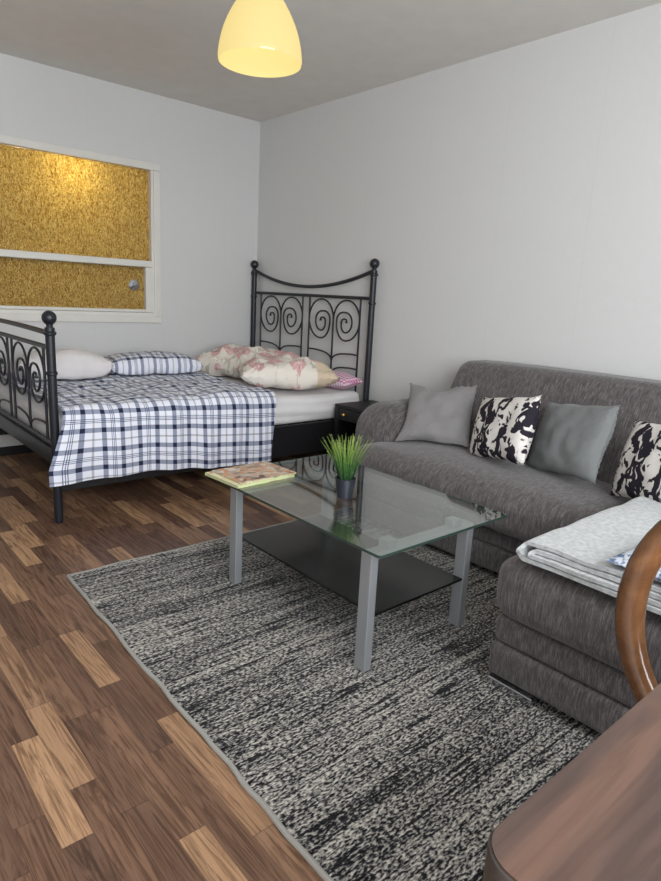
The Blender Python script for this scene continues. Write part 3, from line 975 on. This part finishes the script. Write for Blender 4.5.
c1 = mat_magazine('lower magazine cover', [(0, srgb(190, 150, 110)), (.3, srgb(228, 210, 182)), (.6, srgb(214, 226, 150)), (1, srgb(232, 222, 205))])
c2 = mat_magazine('upper magazine cover', [(0, srgb(84, 62, 54)), (.2, srgb(196, 176, 152)), (.4, srgb(190, 120, 66)), (.55, srgb(206, 190, 172)), (.75, srgb(150, 128, 112)), (1, srgb(214, 204, 190))])
make_magazine('magazine', (2.502, -1.706), .215, .282, .06, .4465, .011, c1, 'lower magazine with pale green page edge on the glass tabletop')
make_magazine('magazine', (2.505, -1.690), .205, .270, .02, .4580, .005, c2, 'upper magazine with a brown printed cover lying on the other one')

def make_plant():
    cx, cy, z = 2.900, -1.560, .4465
    t = empty('potted_grass', (cx, cy, z), 'green artificial grass tuft in a dark pot on the glass tabletop', 'plant')
    bm = new(); lathe(bm, [(.026, z), (.029, z), (.038, z+.068), (.038, z+.072), (.034, z+.072), (.033, z+.060)], cx, cy, 28); part('pot', bm, M['pot'], t)
    bm = new(); lathe(bm, [(.0325, z+.058), (.0325, z+.062), (.02, z+.066)], cx, cy, 20); part('filler', bm, M['soil'], t)
    bm = new(); rnd = random.Random(3)
    for k in range(190):
        a = rnd.random()*2*PI; r0 = .027*math.sqrt(rnd.random())
        L = rnd.uniform(.10, .178); sp = rnd.uniform(.08, .56)*(r0/.027*.75+.25)
        d = Vector((math.cos(a), math.sin(a), 0)); b = Vector((-d.y, d.x, 0))
        w = rnd.uniform(.0017, .0030)
        p0 = Vector((cx, cy, z+.062))+d*r0
        prev = None
        tw = rnd.uniform(-.8, .8)
        for i in range(6):
            s = i/5
            p = p0 + d*(sp*L*(.45*s+.55*s*s)) + Vector((0, 0, L*(s-.22*sp*s*s)))
            ww = w*(1-s)**.6*(.7+.3*min(1, s*4)) if i < 5 else .0002
            bb = (b*math.cos(tw)+d*math.sin(tw))
            e = d*.0006
            ring = [bm.verts.new(p-bb*ww), bm.verts.new(p+e), bm.verts.new(p+bb*ww), bm.verts.new(p-e*.6)]
            if prev:
                for q in range(4): bm.faces.new((prev[q], prev[(q+1) % 4], ring[(q+1) % 4], ring[q]))
            prev = ring
    g = part('grass', bm, M['grass'], t)
    g['kind'] = 'stuff'
make_plant()

# ------------------------------------------------------------------ dining table and chair
def make_dining():
    X0, X1, Y0, Y1, Z = 4.272, 5.20, -2.692, -1.99, .75
    t = empty('dining_table', ((X0+X1)/2, (Y0+Y1)/2, 0), 'walnut topped dining table with rounded dark edge in the near corner', 'table')
    def slab(bm, e, z0, z1, r, bev=0):
        pts = []
        for cx, cy, a0 in ((X1-e-r, Y1-e-r, 0), (X0+e+r, Y1-e-r, PI/2), (X0+e+r, Y0+e+r, PI), (X1-e-r, Y0+e+r, 3*PI/2)):
            for k in range(9):
                a = a0+PI/2*k/8; pts.append((cx, cy, math.cos(a), math.sin(a)))
        prof = [(r, z0), (r, z1)] if not bev else [(r-bev, z0), (r-bev*.3, z0+bev*.3), (r, z0+bev), (r, z1-bev), (r-bev*.3, z1-bev*.3), (r-bev, z1)]
        rings = [[bm.verts.new((cx+rr*ca, cy+rr*sa, zz)) for cx, cy, ca, sa in pts] for rr, zz in prof]
        n = len(pts)
        for A, B in zip(rings, rings[1:]):
            for i in range(n): bm.faces.new((A[i], A[(i+1) % n], B[(i+1) % n], B[i]))
        bm.faces.new(list(reversed(rings[0]))); bm.faces.new(rings[-1])
        return bm
    part('table_edge', slab(new(), 0, Z-.042, Z-.0012, .035, .004), M['edgeband'], t, True, 'dark rounded table edge')
    part('table_top', slab(new(), .003, Z-.0011, Z+.0006, .032), M['walnut'], t, False)
    bm = new(); lathe(bm, [(.05, .03), (.045, .06), (.04, .40), (.045, Z-.06), (.14, Z-.0425)], 4.86, -2.34, 24); part('pedestal', bm, M['edgeband'], t)
    bm = new(); lathe(bm, [(.26, .0005), (.26, .012), (.06, .03)], 4.86, -2.34, 32); part('base', bm, M['edgeband'], t)
make_dining()

def make_chair():
    cx, y = 4.315, -1.845
    t = empty('bentwood_chair', (cx, y-.2, .0), 'bentwood chair with a hooped brown back and light grey pad beyond the dining table', 'chair')
    R, cz = .268, .625
    lean = -.06
    pts = []; rr = []
    n = 60
    for i in range(n):
        a = 2*PI*i/n
        ca, sa = math.cos(a), math.sin(a)
        zz = cz+.262*sa
        pts.append((cx+R*ca, y+(zz-cz)*.18, zz)); rr.append(.0205+.007*abs(ca))
    bm = new(); tube(bm, pts, rr, 16, closed=True); part('back_hoop', bm, M['bent'], t, True, 'varnished brown bentwood hoop')
    # upholstered disc inside the hoop
    bm = new(); pr = [(.001, -.022), (.12, -.022), (.185, -.012), (.198, 0), (.185, .012), (.12, .024), (.001, .03)]
    lathe(bm, pr, 0, 0, 36, False, False)
    bmesh.ops.transform(bm, matrix=Matrix.Translation((cx+.012, y-.002, cz)) @ Matrix.Rotation(PI/2-.17, 4, 'X'), verts=bm.verts)
    part('back_pad', bm, M['chairpad'], t, True, 'light grey back pad')
    bm = new()
    roundbox(bm, (cx-.18, y-.43, .40), (cx+.18, y-.05, .465), .03, 8); part('seat', bm, M['chairpad'], t)
    bm = new(); tube(bm, [(cx+.165*math.copysign(abs(math.cos(a))**.6, math.cos(a)), y-.24+.175*math.copysign(abs(math.sin(a))**.6, math.sin(a)), .388) for a in [2*PI*i/40 for i in range(40)]], .0125, 8, closed=True); part('seat_ring', bm, M['bent'], t)
    for sx in (-1, 1):
        for yy, k in ((y-.39, .0), (y-.09, .04)):
            zb = .0150 if sx < 0 else .0005
            bm = new(); tube(bm, [(cx+sx*.145, yy, .39), (cx+sx*.15, yy+k*.4, .2), (cx+sx*.155, yy+k, zb)], [.017, .016, .013], 12); part('leg', bm, M['bent'], t)
make_chair()

# ------------------------------------------------------------------ pendant lamp
def mat_shade():
    k = NT('warm opal glass shade')
    lw = k.n('ShaderNodeLayerWeight')
    em = k.n('ShaderNodeEmission'); em.inputs['Color'].default_value = (*srgb(255, 230, 150), 1); em.inputs['Strength'].default_value = .80
    tr = k.n('ShaderNodeBsdfTranslucent'); tr.inputs['Color'].default_value = (.05, .042, .026, 1)
    df = k.n('ShaderNodeBsdfDiffuse'); df.inputs['Color'].default_value = (.11, .10, .06, 1)
    ad = k.n('ShaderNodeAddShader'); k.l(tr.outputs[0], ad.inputs[0]); k.l(df.outputs[0], ad.inputs[1])
    gl = k.n('ShaderNodeBsdfGlossy'); gl.inputs['Roughness'].default_value = .1
    m = k.n('ShaderNodeMixShader'); m.inputs[0].default_value = .04; k.l(ad.outputs[0], m.inputs[1]); k.l(gl.outputs[0], m.inputs[2])
    a = k.n('ShaderNodeAddShader'); k.l(em.outputs[0], a.inputs[0]); k.l(m.outputs[0], a.inputs[1])
    return k.done(a)
LX, LY, LZ = 2.455, -1.675, 1.945
def make_lamp():
    t = empty('pendant_lamp', (LX, LY, LZ), 'glowing warm yellow bell shaped pendant lamp hanging from the ceiling', 'lamp')
    R = .1475
    outer = []
    hgt = .25
    for i in range(15):
        s = i/14
        r = R*(1-(hgt*s/.285)**2)
        outer.append((r, LZ+hgt*s))
    outer[0] = (R*.985, LZ)
    outer.insert(1, (R, LZ+.012))
    outer.append((.03, LZ+hgt+.006))
    inner = [(max(.02, r-.004), z) for r, z in reversed(outer)]
    bm = new(); lathe(bm, outer+inner, LX, LY, 48, False, False)
    part('shade', bm, mat_shade(), t, True)
    bm = new(); lathe(bm, [(.022, LZ+hgt-.01), (.022, LZ+hgt+.02), (.006, LZ+hgt+.04)], LX, LY, 16); part('lamp_holder', bm, M['frame'], t)
    bm = new(); tube(bm, [(LX, LY, LZ+hgt+.035), (LX, LY, H-.03)], .0035, 8); part('cord', bm, M['frame'], t)
    bm = new(); lathe(bm, [(.05, H-.001), (.048, H-.012), (.02, H-.034), (.006, H-.036)], LX, LY, 24); part('ceiling_rose', bm, M['frame'], t)
make_lamp()

# ------------------------------------------------------------------ soft things give way where they touch
from mathutils.bvhtree import BVHTree
def tree(objs):
    bpy.context.view_layer.update()
    vs, ps = [], []
    for o in objs:
        for q in [o]+list(o.children_recursive):
            if q.type != 'MESH': continue
            b = len(vs); mw = q.matrix_world
            vs += [mw @ v.co for v in q.data.vertices]; ps += [tuple(b+i for i in p.vertices) for p in q.data.polygons]
    return BVHTree.FromPolygons(vs, ps)
def yield_to(o, solids, gap=.003, it=4, reach=.14):
    bpy.context.view_layer.update()
    trees = []
    for s_ in solids:
        for q in [s_]+list(s_.children_recursive):
            if q.type == 'MESH': trees.append(tree_one(q))
    mw = o.matrix_world; inv = mw.inverted()
    me = o.data
    nb = [[] for _ in me.vertices]
    for e in me.edges:
        i, j = e.vertices; nb[i].append(j); nb[j].append(i)
    for _ in range(it):
        D = [Vector() for _ in me.vertices]; fixed = [False]*len(D); n = 0
        for i, v in enumerate(me.vertices):
            p0 = mw @ v.co; p = p0.copy()
            for t in trees:
                r = t.find_nearest(p, reach)
                if r[0] is None: continue
                d = p-r[0]; dn = d.dot(r[1])
                if (dn < 0 and -dn > .5*d.length) or (dn >= 0 and d.length < gap*.7):
                    p = r[0]+r[1]*gap
            if (p-p0).length > 1e-6: D[i] = p-p0; fixed[i] = True; n += 1
        if not n: break
        for _k in range(10):
            D = [D[i] if fixed[i] else sum((D[j] for j in nb[i]), Vector())/max(1, len(nb[i]))*.97 for i in range(len(D))]
        for i, v in enumerate(me.vertices): v.co = inv @ (mw @ v.co + D[i])
    me.update()
def tree_one(q):
    mw = q.matrix_world
    return BVHTree.FromPolygons([mw @ v.co for v in q.data.vertices], [tuple(p.vertices) for p in q.data.polygons])
ob = bpy.data.objects
def rest_on(o, supports, gap=.012, it=3, depth=.3):
    """lift the cloth of o onto what lies below it"""
    bpy.context.view_layer.update()
    T = [tree_one(q) for q in supports]
    mw = o.matrix_world; inv = mw.inverted(); me = o.data
    nb = [[] for _ in me.vertices]
    for e in me.edges:
        i, j = e.vertices; nb[i].append(j); nb[j].append(i)
    for _ in range(it):
        D = [0.0]*len(me.vertices); fx = [False]*len(D)
        for i, v in enumerate(me.vertices):
            p = mw @ v.co
            for t in T:
                r = t.ray_cast(Vector((p.x, p.y, p.z+1.0)), Vector((0, 0, -1)), 1.0+depth)
                if r[0] is not None and p.z+D[i] < r[0].z+gap and p.z > r[0].z-depth:
                    D[i] = r[0].z+gap-p.z; fx[i] = True
        if not any(fx): break
        for _k in range(8):
            D = [D[i] if fx[i] else sum(D[j] for j in nb[i])/max(1, len(nb[i]))*.96 for i in range(len(D))]
        for i, v in enumerate(me.vertices): v.co = inv @ (mw @ v.co + Vector((0, 0, D[i])))
    me.update()
P_ = [ob['pillow'], ob['pillow.001'], ob['pillow.002'], ob['pillow.003'], ob['pillow.004']]
yield_to(ob['duvet'], [ob['mattress'], ob['bed']], .004, reach=.06)
bedding = [ob['mattress'], ob['duvet']]
for o_ in P_: yield_to(o_, [ob['bed']], .004, 3)
for o_ in (P_[4], P_[2]): rest_on(o_, bedding)
rest_on(P_[2], [P_[4]], .02)
rest_on(P_[3], bedding); rest_on(P_[3], [P_[4], P_[2]], .02, 5)
yield_to(P_[3], [P_[2], P_[4]], .006, 3); rest_on(P_[3], bedding)
rest_on(P_[0], bedding); rest_on(P_[0], [P_[2]], .02)
rest_on(P_[1], bedding+[P_[0]], .014, 5)
C_ = [ob['cushion'], ob['cushion.001'], ob['cushion.002'], ob['cushion.003']]
for rnd_ in range(3):
    for i, c_ in enumerate(C_):
        yield_to(c_, [q for q in C_[:2] if q is not c_]+([ob['blanket']] if i == 3 else []), .008, 4)
        yield_to(c_, [ob['corner_sofa']], .004, 8, .2)
yield_to(ob['folded_cloth'], [ob['blanket']])
rest_on(ob['folded_cloth'], [ob['blanket']])

# ------------------------------------------------------------------ light
def light(name, typ, loc, energy, color, rot=None, **kw):
    L = bpy.data.lights.new(name, typ); L.energy = energy; L.color = color
    for k, v in kw.items(): setattr(L, k, v)
    o = bpy.data.objects.new(name, L); COL.objects.link(o); o.location = loc
    if rot: o.rotation_euler = rot
    return o
light('pendant_bulb', 'POINT', (LX, LY, LZ+.15), 1.4, (1, .84, .55), shadow_soft_size=.035)
light('hall_bulb', 'POINT', (-.26, -1.47, 1.90), 13.0, (1, .94, .66), shadow_soft_size=.06)
light('hall_fill', 'POINT', (-.95, -1.6, 1.9), 40, (1, .94, .74), shadow_soft_size=.15)  # added unseen fill lamp, lights the amber panes around the bright patch
light('window_daylight', 'AREA', (RX+.02, (DY0+DY1)/2, (DZ0+DZ1)/2), 140, (.94, .97, 1), (0, PI/2, 0), shape='RECTANGLE', size=DZ1-DZ0-.1, size_y=DY1-DY0-.1)
W = bpy.data.worlds.new('World'); S.world = W; W.use_nodes = True
bg = W.node_tree.nodes['Background']; bg.inputs[0].default_value = (.75, .85, 1, 1); bg.inputs[1].default_value = .6

# ------------------------------------------------------------------ camera
cam = bpy.data.cameras.new('Camera'); co = bpy.data.objects.new('Camera', cam); COL.objects.link(co)
yw, pt, rl = (math.radians(a) for a in (48.506, 13.007, 3.019))
fw = Vector((-math.sin(yw)*math.cos(pt), math.cos(yw)*math.cos(pt), -math.sin(pt)))
rt = Vector((math.cos(yw), math.sin(yw), 0)); up = rt.cross(fw)
r2 = rt*math.cos(rl)+up*math.sin(rl); u2 = -rt*math.sin(rl)+up*math.cos(rl)
co.matrix_world = Matrix(((r2.x, u2.x, -fw.x, 4.489), (r2.y, u2.y, -fw.y, -3.049), (r2.z, u2.z, -fw.z, 1.157), (0, 0, 0, 1)))
cam.sensor_width = 36; cam.lens = 621.92/881*36; cam.clip_start = .02
S.camera = co
S.view_settings.view_transform = 'Standard'; S.view_settings.look = 'None'
S.view_settings.exposure = 0; S.view_settings.gamma = 1; S.view_settings.use_curve_mapping = False
S.cycles.use_denoising = True
S.cycles.max_bounces = 10; S.cycles.transparent_max_bounces = 16
for o in list(COL.objects):
    if '_o' in o: del o['_o']
